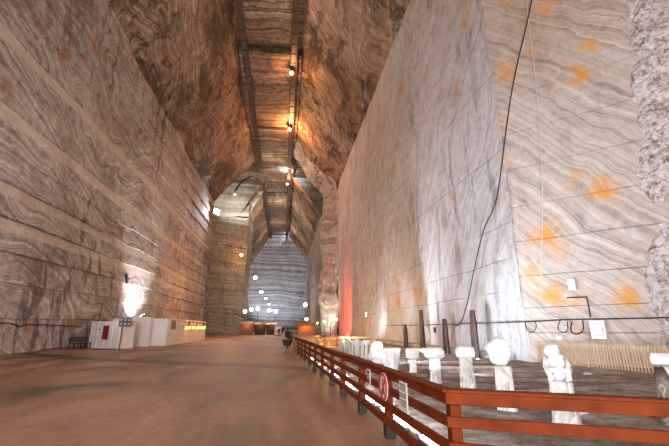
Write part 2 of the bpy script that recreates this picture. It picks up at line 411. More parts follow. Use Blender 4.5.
# right wall up to its corner with the side chamber
RZ = [1.9, 3.6, 5.5, 7.5, 9.8, 12.2, 14.6, 17.0, 19.5, 22, 24.5, 27, 29.5, 32, 34.3]
YR = frange(18.85, 60, .7) + frange(61, 97, 1.2)
prof = bench_profile(12.6, RZ, 36.6, [.005], -1, .0)
def brk(x, y, z): return x - 12.6 if x < 12.6 else 0
rr_ = [[(12.6 + (x-12.6)*min(1.6, max(.1, (noise.noise(Vector((y*.11, z*.4, 5)))+.1)*4)), y, z) for y in YR] for x, z in prof]
sheet('wall_right', M['right'], rr_, 3, .07, .6)
YR2 = frange(-30, 19, 2) + YR[1:]
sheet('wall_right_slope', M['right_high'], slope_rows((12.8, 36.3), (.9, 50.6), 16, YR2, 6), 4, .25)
sheet('wall_right_upper', M['right'], [[(12.6, y, z) for y in frange(-30, 19, 1.5)] for z in frange(24, 36.6, 1.2)], 5, .08)
# rough broken end of the right wall at the crossing
rows = []
CP = [(12.7, 88), (12.2, 91), (11.0, 93.5), (9.9, 95.2), (9.5, 97.0), (9.8, 98.8), (11.2, 100.6), (13.5, 101.6), (17, 102)]
for z in frange(0, 50, .7):
    rows.append([])
    k = max(0, z-24)*.02
    for (x0_, y0_), (x1_, y1_) in zip(CP, CP[1:]):
        for q in range(6):
            x = x0_ + (x1_-x0_)*q/6; y = y0_ + (y1_-y0_)*q/6
            rows[-1].append((x + (12.6-x)*min(1, k) + max(0, z-36.6)*-.78, y, z))
sheet('wall_corner_right', M['corner'], rows, 6, .6, .6)
sheet('wall_corner_right_return', M['corner'], [[(x, 101 + (x-15)*.1, z) for x in frange(15, 60, 2)] for z in frange(0, 50, 2)], 7, .5)
sheet('wall_corner_left_return', M['left'], [[(-18.4 - x, 92.6 + x*.12, z) for x in frange(0, 45, 1.5)] for z in frange(0, 50, 1.5)], 8, .3)

# beige wall of the side chamber and the white rubble wall beside it
d = Vector((math.sin(math.radians(45.5)), -math.cos(math.radians(45.5)), 0)); nrm = Vector((-d.y, d.x, 0))
BZ = [1.5, 2.75, 4.4, 6.3, 8.3, 10.6, 12.9, 15.3, 17.8, 20.3, 22.8]
rows = []
for i, z in enumerate(BZ + [25.2]):
    z0 = ([0] + BZ)[i]; h = z - z0; ov = .07
    for t in (0, .3, .6, .97):
        rows.append([Vector((12.6, 19, z0 + h*t)) + d*s_ - nrm*(ov*(1-t)) for s_ in frange(0, 7.8, .25)])
    rows.append([Vector((12.6, 19, z - .035)) + d*s_ + nrm*.05 for s_ in frange(0, 7.8, .25)])
sheet('wall_chamber_beige', M['beige'], rows, 9, .04, .6)
rows = [[Vector((12.6, 19, z)) + d*(4.75 + s_ + z*.105 + .12*math.sin(z*1.3)) + nrm*(.2 - .5*min(1, s_*1.2)) for s_ in frange(0, 13, .12)] for z in frange(0, 25.4, .12)]
sheet('wall_chamber_rubble', M['rubble'], rows, 10, .11, 4.2)
# the chamber's roof joins the upper wall
sheet('ceiling_chamber', M['right'], [[(x, y, 24.4) for x in frange(12.5, 30, 2)] for y in frange(-30, 19.5, 3)], 11, .1)

# crossing and the pillar beyond it on the left
def polysheet(name, m, a, b, z0, z1, step, seed, amp=.3, ns=.3, lean=(0, 0)):
    a = Vector(a); b = Vector(b); n = max(1, int((b-a).length/step))
    rows = []
    for z in frange(z0, z1, step):
        t = (z-z0)/(z1-z0)
        rows.append([Vector((*(a+(b-a)*i/n).to_tuple()[:2], z)) + Vector((lean[0]*t, lean[1]*t, 0)) for i in range(n+1)])
    return sheet(name, m, rows, seed, amp, ns)
polysheet('wall_pillar_front', M['block'], (-60, 120, 0), (-12.3, 120, 0), 0, 36.5, 1.2, 20, .22)
polysheet('wall_pillar_side', M['block'], (-12.3, 120, 0), (-12.3, 136, 0), 0, 44, 1.2, 20, .22)
polysheet('wall_pillar_back', M['block'], (-12.3, 136, 0), (-18.6, 137, 0), 0, 44, 1.2, 22, .22)
# brow above the pillar front, leaning back to the ceiling
rows = []
for t in frange(0, 1, .08):
    z = 36.5 + 14.3*t; xr = -12.3 + 4.4*t
    rows.append([(xr - 9*s_ - 40*s_*s_*s_, 120 + 7*t, z) for s_ in frange(0, 1, .05)])
sheet('wall_pillar_brow', M['block'], rows, 23, .3)
YF = frange(120, 200, 2)
sheet('wall_left_far', M['left'], [[(-18.5, y, z) for y in frange(136, 200, 2)] for z in frange(0, 32.5, 1.5)], 24, .15)
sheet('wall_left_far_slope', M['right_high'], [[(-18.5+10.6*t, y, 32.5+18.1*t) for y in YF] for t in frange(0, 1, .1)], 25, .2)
sheet('wall_right_far', M['left'], [[(11.2, y, z) for y in frange(119, 200, 2)] for z in frange(0, 36.6, 1.5)], 26, .2)
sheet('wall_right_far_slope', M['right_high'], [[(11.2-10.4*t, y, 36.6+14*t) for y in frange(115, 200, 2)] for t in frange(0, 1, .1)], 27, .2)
polysheet('wall_right_far_front', M['block'], (11.2, 119, 0), (60, 122, 0), 0, 52.5, 1.6, 28, .35)
sheet('wall_right_far_brow', M['block'], [[(11.4-10.6*t + (16*u), 119, 36.4+14.6*t) for u in frange(0, 1, .12)] for t in frange(0, 1, .08)], 36, .2)
polysheet('wall_end', M['end'], (-22, 200, 0), (16, 200, 0), 0, 52, 1.0, 29, .35)
polysheet('wall_back', M['left'], (-20, -30, 0), (30, -30, 0), 0, 51, 2.5, 30, .3)
polysheet('wall_chamber_back', M['beige'], (22.3, 9.3, 0), (22.3, -30, 0), 0, 25, 2.5, 31, .3)
polysheet('wall_crossing_left', M['left'], (-60, 90, 0), (-60, 122, 0), 0, 51, 3, 32, .3)
polysheet('wall_crossing_right', M['left'], (60, 90, 0), (60, 124, 0), 0, 51, 3, 33, .3)

# ceiling in steps, with the risers between
cb = []
for (y0, y1, z) in ((-30, 57, 50.0), (57, 103, 48.9), (103, 134, 50.4), (134, 164, 49.2), (164, 200, 50.2)):
    for y in frange(y0, y1, 1.5): cb.append([(x, y, z) for x in frange(-9.6, 1.6, 1.0)])
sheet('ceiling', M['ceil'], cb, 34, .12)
sheet('ceiling_crossing', M['ceil'], [[(x, y, 50.8) for x in frange(-60, 60, 3)] for y in frange(88, 136, 3)], 35, .3)

# floor
mb = MB(); mb.box((0, 85, -.25), (124, 232, .5)); o = mb.build('floor', M['floor']); o['kind'] = 'structure'
# trodden salt ground of the sculpture pen, a thin uneven crust on the floor
bm = bmesh.new(); V = []
xs = frange(1.95, 14.5, .16); ys = frange(3.0, 34, .2)
for y in ys:
    V.append([])
    for x in xs:
        xr = x; edge = min(1, (x-1.9)*3)
        if y < 5: 
            xr = x
        z = .012 + .03*edge*(.5+.5*noise.noise(Vector((x*.9, y*.9, 3)))) + .022*edge*noise.noise(Vector((x*3, y*3, 8)))
        V[-1].append(bm.verts.new((xr, y + (0 if y > 5 else max(-1.6, -(x-1.9)*.55)), max(.004, z))))
for a, b in zip(V, V[1:]):
    for i in range(len(a)-1): bm.faces.new((a[i], a[i+1], b[i+1], b[i]))
me = bpy.data.meshes.new('floor_pen'); bm.to_mesh(me); bm.free(); me.materials.append(M['pen'])
o = bpy.data.objects.new('floor_pen', me); C.objects.link(o); o['kind'] = 'structure'
# grey salt kerb along the foot of the right wall
mb = MB()
for y in frange(20, 58, 1.9)[:-1]: mb.box((12.0, y+.95, .16), (.9, 1.86, .34), bev=.04)
mb.rough(.04, 1.5, 3)
o = mb.build('trim_1', M['corner']); o['kind'] = 'structure'

# ------------------------------------------------------------------ ceiling walkways
def walkway(x, runs, label):
    t = thing('ceiling_walkway', label, 'walkway', (x, runs[0][0], 48.2), group=None)
    a = Vector(t.location)
    mb = MB(); tr = None; hr = None
    for (y0, y1, dx) in runs:
        for sx in (-.5, .5):
            mb.beam((sx+dx[0], y0-a.y, 0), (sx+dx[1], y1-a.y, 0), .14, .3)
        for y in frange(y0+.3, y1-.3, 2.35):
            if tr is None: tr = MB().box((0, 0, 0), (.98, 2.1, .1)).build('tread', M['darkwood'], t); q = tr
            else: q = tr.copy(); C.objects.link(q); q.parent = t
            q.location = (dx[0], y-a.y, .02)
        for y in frange(y0+2, y1-2, 9):
            k = (y-y0)/(y1-y0); xx = dx[0] + (dx[1]-dx[0])*k
            if hr is None: hr = MB().tube([(0, 0, 0), (0, 0, 2.6)], .05, 5).build('hanger', M['black'], t); q = hr
            else: q = hr.copy(); C.objects.link(q); q.parent = t
            q.location = (dx[0]+.45, y-a.y, .1)
    mb.build('stringer', M['walk'], t)
    return t
walkway(-8.3, [(-28, 105, (0, 0)), (119, 199, (0.1, .1))], 'long rusty brown walkway hanging along the left edge of the ceiling')
walkway(.25, [(-28, 199, (0, 0))], 'long rusty brown walkway hanging along the right edge of the ceiling')
t = thing('cross_bridge', 'short bridge with railing crossing between the two ceiling walkways', 'bridge', (-4, 82.8, 48.4))
MB().beam((-4.2, 0, 0), (4.2, 0, 0), 1.0, .16).build('deck', M['walk'], t)
mb = MB()
for s_ in (-.5, .5):
    mb.tube([(-4.2, s_, 1.0), (4.2, s_, 1.0)], .06, 6)
    for x in frange(-4.0, 4.0, 1.6): mb.tube([(x, s_, 0), (x, s_, 1.0)], .05, 6)
mb.build('railing', M['walk'], t)
mb = MB(); mb.tube([(-4.0, -.6, 1.2), (-2.6, -.6, 1.9), (-.6, -.6, 1.4), (1.2, -.6, 1.9), (3.6, -.6, 1.2)], .06, 6)
mb.build('cable_arch', M['cable'], t)
def walk_curve():
    pts = [(-15.6, 108, 41.0), (-14.6, 109, 43.6), (-13.0, 110.5, 46.0), (-11.4, 112.5, 47.8), (-9.9, 115, 48.3), (-8.8, 118, 48.2), (-8.3, 120.5, 48.1)]
    o = MB().tube(pts, .28, 8).build('curved_pipe', M['walk'])
    props(o, 'curved rusty pipe arching from left wall to the ceiling walkway', 'pipe')
walk_curve()

# ------------------------------------------------------------------ lamps
def bulb_lamp(x, y, z, label, group=None, r=.42, m='lensw', cat='lamp', power=0, col=WARM, off=(0, 0, -.8)):
    t = thing('hanging_lamp', label, cat, (x, y, z), group=group)
    MB().lathe([(.06, .75), (.1, .55), (.3, .35), (.42, .12), (.40, .1)], n=12).build('lamp_shade', M['black'], t)
    MB().ball((0, 0, 0), r).build('bulb', M[m], t, True)
    MB().tube([(0, 0, .7), (0, 0, 1.0)], .04, 6).build('hook', M['black'], t)
    if power: light('POINT', (x+off[0], y+off[1], z+off[2]), power, col, size=.25)
    return t
bulb_lamp(-.1, 60, 47.3, 'amber lamp under the right walkway, nearest one in view', power=1500)
bulb_lamp(-.1, 80.6, 47.3, 'amber lamp at the right end of the cross bridge', power=6000)
bulb_lamp(-.3, 116, 47.3, 'amber lamp under right walkway beyond the cross bridge', power=1800)
def wall_flood(p, n, label, s=.5, arm=0, m='lens', cat='floodlight', power=0, col=COLD, aim=None, spot=120, out=.6):
    n = Vector(n).normalized(); q = n.to_track_quat('Y', 'Z')
    t = thing('floodlight', label, cat, p); t.rotation_euler = q.to_euler()
    MB().box((0, 0, 0), (s*1.25, s*.4, s*1.0), bev=s*.08).build('housing', M['black'], t)
    MB().box((0, s*.22, 0), (s*1.05, .03, s*.8)).build('lamp_glass', M[m], t)
    arm = arm or s*.5
    MB().box((0, -s*.1-arm/2, 0), (s*.15, arm, s*.15)).build('bracket', M['chrome'], t)
    if power:
        lp = Vector(p) + n*out
        light('SPOT', lp, power, col, aim or (lp+n), size=.15, spot=spot, blend=.8)
    return t
wall_flood((-17.0, 89, 28.6), (.8, -.6, -.1), 'bright white floodlight high on the end of left wall', s=1.5, arm=1.6, power=3500, aim=(-6, 60, 20), spot=165)
t = bulb_lamp(-13.6, 117.5, 23.5, 'amber lamp in front of the grey rock pillar', power=600, r=.55, off=(0, -1.5, 0))
MB().tube([(0, 0, .9), (0, 2.9, .9)], .06, 6).build('bracket', M['black'], t)
bulb_lamp(-15.58, 108.0, 39.98, 'small pinkish lamp at the foot of the curved pipe', power=600, r=.35)
wall_flood((-16.95, 49.5, 2.99), (-.55, .0, .8), 'white uplight behind the white pavilion washing the left wall', s=.7, power=3800, col=(.95, .95, 1), aim=(-18.6, 49.8, 5.5), spot=160)
light('SPOT', (-13.5, 49.6, 3.5), 2600, (.97, .97, 1), (-18.6, 50.4, 9), .2, spot=95)
light('SPOT', (-15.5, 109, 40), 9000, (1, .96, .93), (-15, 124, 44), .2, spot=100)
for y in (78, 110, 194):
    wall_flood((.25, y, 48.56), (-.25, .1, 1), {78: 'white uplight on the ceiling just before the cross bridge', 110: 'white uplight on the ceiling beyond the cross bridge', 194: 'white uplight on the ceiling at far end wall'}[y], s=.5, power={78: 2200, 110: 8000, 194: 1500}[y], aim=(-3, y+(1 if y < 100 else 6), 51), spot=150)

# ------------------------------------------------------------------ red-brown fence round the sculpture pen
FA = Vector((1.80, 4.15, 0)); FB = Vector((1.32, 18.2, 0)); FE = Vector((.95, 30.0, 0)); FR = Vector((6.0, 2.12, 0))
fence = thing('wooden_fence', 'red-brown four-rail timber fence around the salt sculptures', 'fence', FA)
def fx(y): return FA.x + (FB.x-FA.x)*(y-FA.y)/(FB.y-FA.y)
def fpost(p, rz=0, boot=True):
    p = p - FA
    MB().box((p.x, p.y, .52), (.12, .12, 1.04), rz=rz, bev=.008).build('post', M['post'], fence)
    if boot:
        MB().box((p.x, p.y, .13), (.165, .165, .26), rz=rz, bev=.01).build('post_shoe', M['boot'], fence)
PY = [6.57, 8.43, 10.56, 12.4, 14.75, 17.0, 19.3, 21.6, 24, 26.5, 29.6]
fpost(FA + Vector((.04, .05, 0)), boot=False)
for y in PY: fpost(Vector((fx(y)+.05, y, 0)))
for tt in (.56, .97): fpost(FA + (FR-FA)*tt + Vector((.03, .06, 0)), rz=-.45, boot=False)
RT = [(1.045, .115), (.815, .105), (.575, .105), (.34, .10)]
for i, (zt, h) in enumerate(RT):
    cz = zt - h/2
    segs = [4.1, 10.5, 17.0, 24.0, 29.9]
    for a, b in zip(segs, segs[1:]):
        MB().beam((fx(a)-FA.x-.055, a-FA.y, cz), (fx(b)-FA.x-.055, b-FA.y-.01, cz), .045, h, .005).build('rail', M['rail'], fence)
    d2 = (FR-FA); nn = Vector((d2.y, -d2.x, 0)).normalized()*.055
    if nn.y > 0: nn = -nn
    MB().beam(Vector((-.06, -.02, cz)) + nn*.2, d2 + nn + Vector((0, 0, cz)), .045, h, .005).build('rail', M['rail'], fence)
# flat capping boards
MB().beam((-.03, -.04, 1.058), (fx(29.9)-FA.x-.03, 29.9-FA.y, 1.058), .15, .03, .004).build('cap_board', M['rail'], fence)
MB().beam((-.03, 0, 1.059), FR-FA+Vector((0, 0, 1.059)), .15, .03, .004).build('cap_board', M['rail'], fence)

# signs on the fence
def lines_text(mb, x, y0, z, rows, wmax, rh, seed):
    rnd = random.Random(seed)
    for r in range(rows):
        zz = z - r*rh; u = -wmax/2 + rnd.uniform(0, wmax*.12); end = wmax/2 - rnd.uniform(0, wmax*.2)
        while u < end:
            l = rnd.uniform(.012, .03); mb.box((x, y0+u+l/2, zz), (.003, l, rh*.42)); u += l + .009
def fence_sign(y, w_, h_, zc, label, kind):
    x = fx(y) - .10
    t = thing('fence_sign', label, 'sign', (x, y, zc-h_/2)); t.rotation_euler = (0, 0, .031)
    if kind == 'round':
        MB().disc((0, 0, h_/2), h_/2, (1, 0, 0), .012, 36).build('plate', M['signwhite'], t)
        mb = MB(); R = h_/2 - .022; n = 36
        mb.tube([(-.01, R*math.cos(2*PI*k/n), h_/2 + R*math.sin(2*PI*k/n)) for k in range(n+1)], .02, 6, False)
        mb.beam((-.01, -R*.7, h_/2+R*.7), (-.01, R*.7, h_/2-R*.7), .012, .03)
        mb.build('red_ring', M['signred'], t)
        mb = MB(); mb.ball((-.008, .02, h_/2+.09), .03, (.3, 1, 1)); mb.beam((-.008, .03, h_/2+.06), (-.008, 0, h_/2-.05), .008, .05)
        mb.beam((-.008, 0, h_/2-.04), (-.008, .05, h_/2-.13), .008, .028); mb.beam((-.008, 0, h_/2-.04), (-.008, -.05, h_/2-.12), .008, .028)
        mb.build('pictogram', M['ink'], t)
    else:
        MB().box((0, 0, h_/2), (.012, w_, h_), bev=.002).build('plate', M['signwhite'], t)
        mb = MB()
        if kind == 'text':
            lines_text(mb, -.009, 0, h_*.90, 3, w_*.85, .03, 3); lines_text(mb, -.009, 0, h_*.58, 2, w_*.85, .03, 4); lines_text(mb, -.009, 0, h_*.36, 3, w_*.85, .03, 5)
        else:
            mb.box((-.009, 0, h_*.8), (.003, w_*.8, h_*.16)); mb.box((-.009, 0, h_*.2), (.003, w_*.8, h_*.22)); lines_text(mb, -.009, 0, h_*.55, 2, w_*.8, .04, 9)
        mb.build('print', M['ink'], t)
    return t
fence_sign(5.38, .31, .38, .80, 'white notice board with dark text hung on the long fence', 'text')
fence_sign(6.3, .40, .42, .80, 'round white prohibition sign with red ring on the fence', 'round')
fence_sign(7.25, .22, .26, .84, 'small white and black notice on the fence beyond the round sign', 'small')

# ------------------------------------------------------------------ strip lights on the ground behind the fence, and added fill floods
def ground_flood(x, y, label, aim, power, s=.3, col=COLD, spot=140, m='lens'):
    t = thing('ground_floodlight', label, 'floodlight', (x, y, .03), math.atan2(aim[1]-y, aim[0]-x) - PI/2)
    MB().box((0, 0, .17), (s*1.2, .10, s*.8), rx=.35, bev=.015).build('housing', M['black'], t)
    MB().box((0, .058, .19), (s*1.05, .012, s*.62), rx=.35).build('lamp_glass', M[m], t)
    mb = MB(); mb.box((-s*.66, 0, .09), (.02, .04, .2)); mb.box((s*.66, 0, .09), (.02, .04, .2)); mb.box((0, 0, 0.0), (s*1.36, .05, .02))
    mb.build('bracket', M['chrome'], t)
    dr = (Vector(aim) - Vector((x, y, .25))).normalized()
    light('SPOT', Vector((x, y, .26)) + dr*.16, power, col, aim, .08, spot=spot, blend=.7)
    return t
def batten(x, y, l, label, power):
    t = thing('light_batten', label, 'strip light', (x, y, .035), .033)
    MB().box((0, 0, .03), (.09, l, .05), bev=.008).build('housing', M['chrome'], t)
    MB().box((.005, 0, .075), (.07, l-.06, .04), bev=.01).build('diffuser', M['strip'], t)
    light('AREA', (x+.07, y, .13), power, COLD, (x+3, y, .25), l-.1, size_y=.05)
for (y, l, p, lab) in ((5.35, 1.7, 60, 'long white strip light on the ground by the fence corner post'), (7.5, 1.5, 45, 'white strip light on the ground behind the round sign'),
                  (9.6, 1.3, 37, 'white strip light on the ground beyond the second fence post'), (11.9, 1.3, 45, 'white strip light on the ground beyond third fence post'),
                  (14.6, 1.3, 45, 'white strip light on the ground at the fifth fence post'), (17.8, 1.3, 45, 'white strip light on the ground at the sixth fence post'), (21.5, 1.3, 45, 'farthest white strip light on ground along the fence')):
    batten(fx(y)+.42, y, l, lab, p)
FILL_FLOODS = [(5.75, 7.75, (15.2, 17.0, 7), 130, 'added fill floodlight on the ground behind the crouching figure'), (6.1, 12.7, (12.6, 22, 12), 2100, 'added fill floodlight on the ground behind the boxy capital post'),  # floods added to brighten the right-hand walls, mostly hidden behind sculptures
      (5.0, 17.9, (12.6, 27, 13), 3000, 'added fill floodlight on the ground behind the wide tub'), (4.9, 31.2, (12.6, 40, 13), 4200, 'added fill floodlight on the ground behind the farthest statues'), (9.6, 47, (12.6, 54, 12), 900, 'added fill floodlight at the foot of the right wall far from camera')]
for x, y, a, p, l in FILL_FLOODS: ground_flood(x, y, l, a, p, .2)

# ------------------------------------------------------------------ salt sculptures
def stat(x, y, label, rz=0.0):
    return thing('salt_sculpture', label, 'sculpture', (x, y, .0), rz)
def face_cam(x, y): return math.atan2(-x, y)      # +Y of the thing away from the viewer
# bark-like log with a square collar
x, y = 6.98, 6.5; t = stat(x, y, 'dark veined salt log with a square collar, by right edge', face_cam(x, y))
MB().lathe([(.20, 0), (.21, .05), (.2, .4), (.18, .8), (.165, 1.03)], n=28, amp=.12, seed=2).build('trunk', M['bark'], t)
mb = MB(); mb.box((0, 0, 1.13), (.38, .38, .17), bev=.03); mb.box((0, 0, 1.235), (.34, .34, .04), bev=.02); mb.build('collar', M['saltdim'], t)
# seated figure
x, y = 5.18, 6.94; t = stat(x, y, 'carved crouching figure on a split salt stump', face_cam(x, y))
MB().lathe([(.24, 0), (.225, .1), (.205, .4), (.19, .74), (.16, .76)], n=20, square=.4, amp=.14, seed=5).build('stump', M['stump'], t)
mb = MB()
mb.ball((0, 0, .88), .19, (1, .85, .85), 3, amp=.25, seed=1); mb.ball((-.02, 0, 1.08), .16, (1, .85, 1.05), 3, amp=.25, seed=2)
mb.ball((-.07, -.02, 1.28), .125, (1.05, .95, .95), 3, amp=.12, seed=3)
mb.ball((-.06, -.02, 1.36), .10, (1.15, 1.1, .55), 3)
mb.ball((-.09, -.13, 1.26), .028, (1, 1, .8), 2)
for sx in (-1, 1):
    mb.tube([(sx*.15-.03, -.02, 1.14), (sx*.19-.02, -.1, 1.0), (sx*.08, -.17, .93), (.02, -.18, 1.0)], [.055, .05, .045, .04], 8)
    mb.tube([(sx*.1, -.03, .84), (sx*.17, -.17, .96), (sx*.14, -.2, .8), (sx*.13, -.22, .76)], [.08, .07, .055, .05], 8)
mb.build('carved_figure', M['salt'], t, True)
# oval mask on a square post
x, y = 4.80, 8.2; t = stat(x, y, 'smooth white oval head on a square salt post', face_cam(x, y))
MB().lathe([(.2, 0), (.19, .3), (.175, .7), (.165, .9)], n=16, square=.85, amp=.06, seed=9).build('post', M['stump'], t)
mb = MB(); mb.ball((-.03, 0, 1.2), .31, (.80, .55, 1.0), 3, amp=.14, seed=4); mb.ball((-.15, -.02, 1.26), .17, (.9, .7, 1.0), 3, amp=.1, seed=6)
mb.build('head', M['salt'], t, True)
# post with boxy capital
x, y = 5.47, 11.32; t = stat(x, y, 'square salt post with a wide chipped boxy capital', face_cam(x, y))
MB().lathe([(.23, 0), (.21, .3), (.19, .6), (.19, .87)], n=16, square=.85, amp=.08, seed=12).build('post', M['stump'], t)
MB().lathe([(.2, .84), (.26, .87), (.27, 1.0), (.25, 1.13), (.17, 1.18)], n=16, square=.85, amp=.12, seed=13).build('capital', M['salt'], t)
# beaked bird head
x, y = 4.85, 12.22; t = stat(x, y, 'salt bird head with a long beak pointing left on a block', face_cam(x, y))
MB().lathe([(.19, 0), (.16, .1), (.15, .3), (.16, .42)], n=12, amp=.3, seed=15).build('base', M['stump'], t)
MB().lathe([(.17, .4), (.2, .45), (.18, .7), (.19, .78)], n=12, square=.8, amp=.1, seed=16).build('block', M['salt'], t)
mb = MB(); mb.lathe([(.2, .76), (.27, .83), (.28, .98), (.24, 1.06), (.2, 1.1)], n=14, square=.6, sx=1.15, amp=.1, seed=17)
mb.tube([(-.15, 0, .97), (-.36, 0, 1.0), (-.52, 0, 1.03)], [.13, .08, .02], 8)
mb.build('bird_head', M['salt'], t, True)
# T-shaped
x, y = 4.83, 14.29; t = stat(x, y, 'narrow white salt pillar with a broad block head', face_cam(x, y))
MB().lathe([(.16, 0), (.13, .2), (.12, .6)], n=12, square=.7, amp=.1, seed=18).build('pillar', M['salt'], t)
MB().lathe([(.14, .58), (.24, .64), (.26, .9), (.22, .97)], n=12, square=.8, amp=.12, seed=19).build('block_head', M['salt'], t)
# wide tapered tub
x, y = 4.55, 16.3; t = stat(x, y, 'wide pale salt tub wider at the top than the foot', face_cam(x, y))
mb = MB(); mb.lathe([(.24, 0), (.28, .3), (.34, .7), (.37, .86), (.33, .9)], n=14, square=.8, sx=1.15, amp=.06, seed=20)
for k in (-.15, .12): mb.tube([(k, -.3, .05), (k*1.2, -.40, .82)], .025, 6)
mb.build('tub', M['salt'], t)
# arched seat
x, y = 4.75, 19.4; t = stat(x, y, 'arched salt chair back with a low seat', face_cam(x, y))
mb = MB(); mb.box((-.22, 0, .45), (.12, .25, .9), bev=.02); mb.box((.2, 0, .4), (.12, .25, .8), bev=.02)
mb.tube([(-.22, 0, .86), (-.12, 0, .98), (.04, 0, 1.0), (.16, 0, .92), (.2, 0, .78)], .07, 8); mb.box((0, .04, .5), (.36, .06, .85)); mb.box((0, -.12, .14), (.5, .4, .28), bev=.03)
mb.rough(.02, 5, 1); mb.build('arched_chair', M['saltdim'], t)
def small(x, y, label, prof, kw={}, extra=None, m='salt', dim=None):
    t = stat(x, y, label, face_cam(x, y))
    MB().lathe([(.15, 0), (.15, .06), (.12, .1)], n=12, square=.6, amp=.1, seed=x*3).build('foot', M[m], t)
    mb = MB(); mb.lathe(prof, n=12, **kw)
    if extra: extra(mb)
    mb.build('carving', M[m], t, True)
small(4.86, 21.2, 'small salt figure sitting on a wide salt base', [(.2, .08), (.22, .3), (.12, .42), (.13, .62), (.07, .72), (.1, .82), (.04, .92)], dict(amp=.15, seed=31))
small(4.75, 22.0, 'slim salt column with a flat flared top', [(.12, .08), (.09, .3), (.08, .7), (.2, .86), (.22, 1.0), (.2, 1.03)], dict(square=.4, seed=32))
small(4.72, 23.0, 'salt ball on a plain salt pedestal', [(.13, .08), (.12, .5), (.1, .6), (.06, .64), (.15, .72), (.17, .82), (.13, .93), (.04, .98)], dict(seed=33))
small(4.65, 24.3, 'stout salt bust with broad shoulders', [(.2, .08), (.17, .3), (.2, .55), (.28, .75), (.24, .86), (.13, .92), (.15, 1.02), (.1, 1.12)], dict(amp=.12, seed=34))
small(4.5, 25.2, 'thin leaning salt figure left of the stout bust', [(.12, .08), (.1, .4, .02), (.13, .7, .04), (.06, .82, .05), (.09, .92, .06), (.03, 1.02, .06)], dict(amp=.15, seed=35))
small(4.52, 26.6, 'twisted salt form with a notched top', [(.15, .08), (.1, .3, .03), (.14, .5, -.03), (.1, .7, .03), (.14, .85, -.02), (.06, .93)], dict(amp=.3, seed=36))
small(4.5, 27.8, 'tallest distant salt statue with raised arm and round head', [(.16, .08), (.13, .4), (.16, .8), (.17, .95), (.07, 1.03), (.1, 1.13), (.09, 1.22), (.03, 1.28)], dict(amp=.1, seed=37), lambda mb: mb.tube([(.14, 0, .92), (.24, 0, 1.1), (.22, 0, 1.3)], [.05, .04, .035], 6))
small(4.4, 29.3, 'farthest salt statue, a squat block figure', [(.17, .08), (.16, .5), (.18, .7), (.1, .78), (.12, .9), (.06, .98)], dict(square=.5, amp=.1, seed=38))

# salt lumps and weathered planks lying in the pen
rnd = random.Random(4)
LUMP = ['beside the oval head post', 'before the picket fence', 'in front of the boxy capital post', 'beside the crouching figure', 'left of the bird head', 'near the foot of the pale wall', 'between the oval head and boxy capital', 'behind the crouching figure']
LP = [(5.6, 8.9), (11.2, 13.5), (6.1, 10.3), (6.0, 7.6), (4.2, 12.9), (10.6, 20.5), (5.9, 9.6), (7.1, 9.4)]
for (x, y), l in zip(LP, LUMP):
    o = MB().ball((0, 0, .05), rnd.uniform(.1, .17), (1.3, 1, .55), 2, amp=.6, seed=x).build('salt_lump', M['salt'], None, False, (x, y, .02))
    props(o, 'rough white salt lump on the ground ' + l, 'salt lump')
PL = [((4.4, 13.9), (8.0, 13.2), 'before the wall at the bird head'), ((5.9, 12.6), (10.5, 11.6), 'right of the boxy capital post'), ((5.3, 16.5), (9.6, 16.0), 'behind the bird head'),
      ((6.0, 9.9), (10.4, 10.7), 'crossing the pen behind the oval head'), ((6.2, 19.2), (10.6, 18.4), 'nearest the foot of the pale wall')]
for a, b, l in PL:
    va = Vector((*a, 0)); vb = Vector((*b, 0)); mid = (va+vb)/2
    o = MB().beam(va-mid+Vector((0, 0, .07)), vb-mid+Vector((0, 0, .07)), .22, .12, .01).build('weathered_beam', M['oldwood'], None, False, mid + Vector((0, 0, .02)))
    props(o, 'weathered brown beam lying on the ground ' + l, 'beam')

# ------------------------------------------------------------------ pale picket fence
A = Vector((12.75, 18.5, 0)); B = Vector((14.55, 10.9, 0)); dv = (B-A); Ln = dv.length; rz = math.atan2(dv.y, dv.x)
pf = thing('picket_fence', 'raw pale wood picket fence before the beige wall', 'fence', A, rz)
n = int(Ln/.125); rnd = random.Random(2)
proto = None
for i in range(n):
    h = 1.0 + rnd.uniform(-.02, .02)
    if proto is None:
        proto = MB().box((0, 0, .55), (.07, .022, 1.0), bev=.003).build('picket', M['picket'], pf); o = proto
    else:
        o = proto.copy(); C.objects.link(o); o.parent = pf
    o.location = (.05 + i*.125, 0, 0); o.scale = (1, 1, h); o.rotation_euler = (0, rnd.uniform(-.015, .015), 0)
for z in (.28, .86): MB().box((Ln/2, .03, z), (Ln, .035, .07)).build('cross_rail', M['picket'], pf)
for k in range(4): MB().box((.1 + k*(Ln-.2)/3, .08, .5), (.08, .08, 1.0)).build('fence_post', M['picket'], pf)

# ------------------------------------------------------------------ electrics on the beige wall
def bw(s_, z, out=.17): return Vector((12.6, 19, z)) + d*s_ - nrm*out
bang = math.atan2(d.y, d.x)
t = thing('electrical_cabinet', 'large white electrical cabinet on the beige wall above the pickets', 'cabinet', bw(3.2, 1.2, .3), bang)
MB().box((0, 0, .42), (.6, .22, .84), bev=.012).build('body', M['whitebright'], t)
dd = MB().box((0, -.12, .42), (.54, .02, .78), bev=.004).build('door', M['whitebright'], t)
MB().box((.2, -.14, .42), (.025, .02, .14)).build('handle', M['black'], dd)
mb = MB(); mb.box((-.02, -.134, .7), (.36, .006, .02)); mb.box((-.02, -.134, .16), (.36, .006, .02)); mb.build('vent', M['chrome'], dd)
t = thing('junction_box', 'small white box mounted high on the beige wall', 'box', bw(2.45, 3.5, .22), bang)
MB().box((0, 0, .28), (.32, .16, .56), bev=.01).build('body', M['whitebright'], t)
MB().box((0, -.085, .28), (.28, .012, .5), bev=.003).build('lid', M['whitebright'], t)
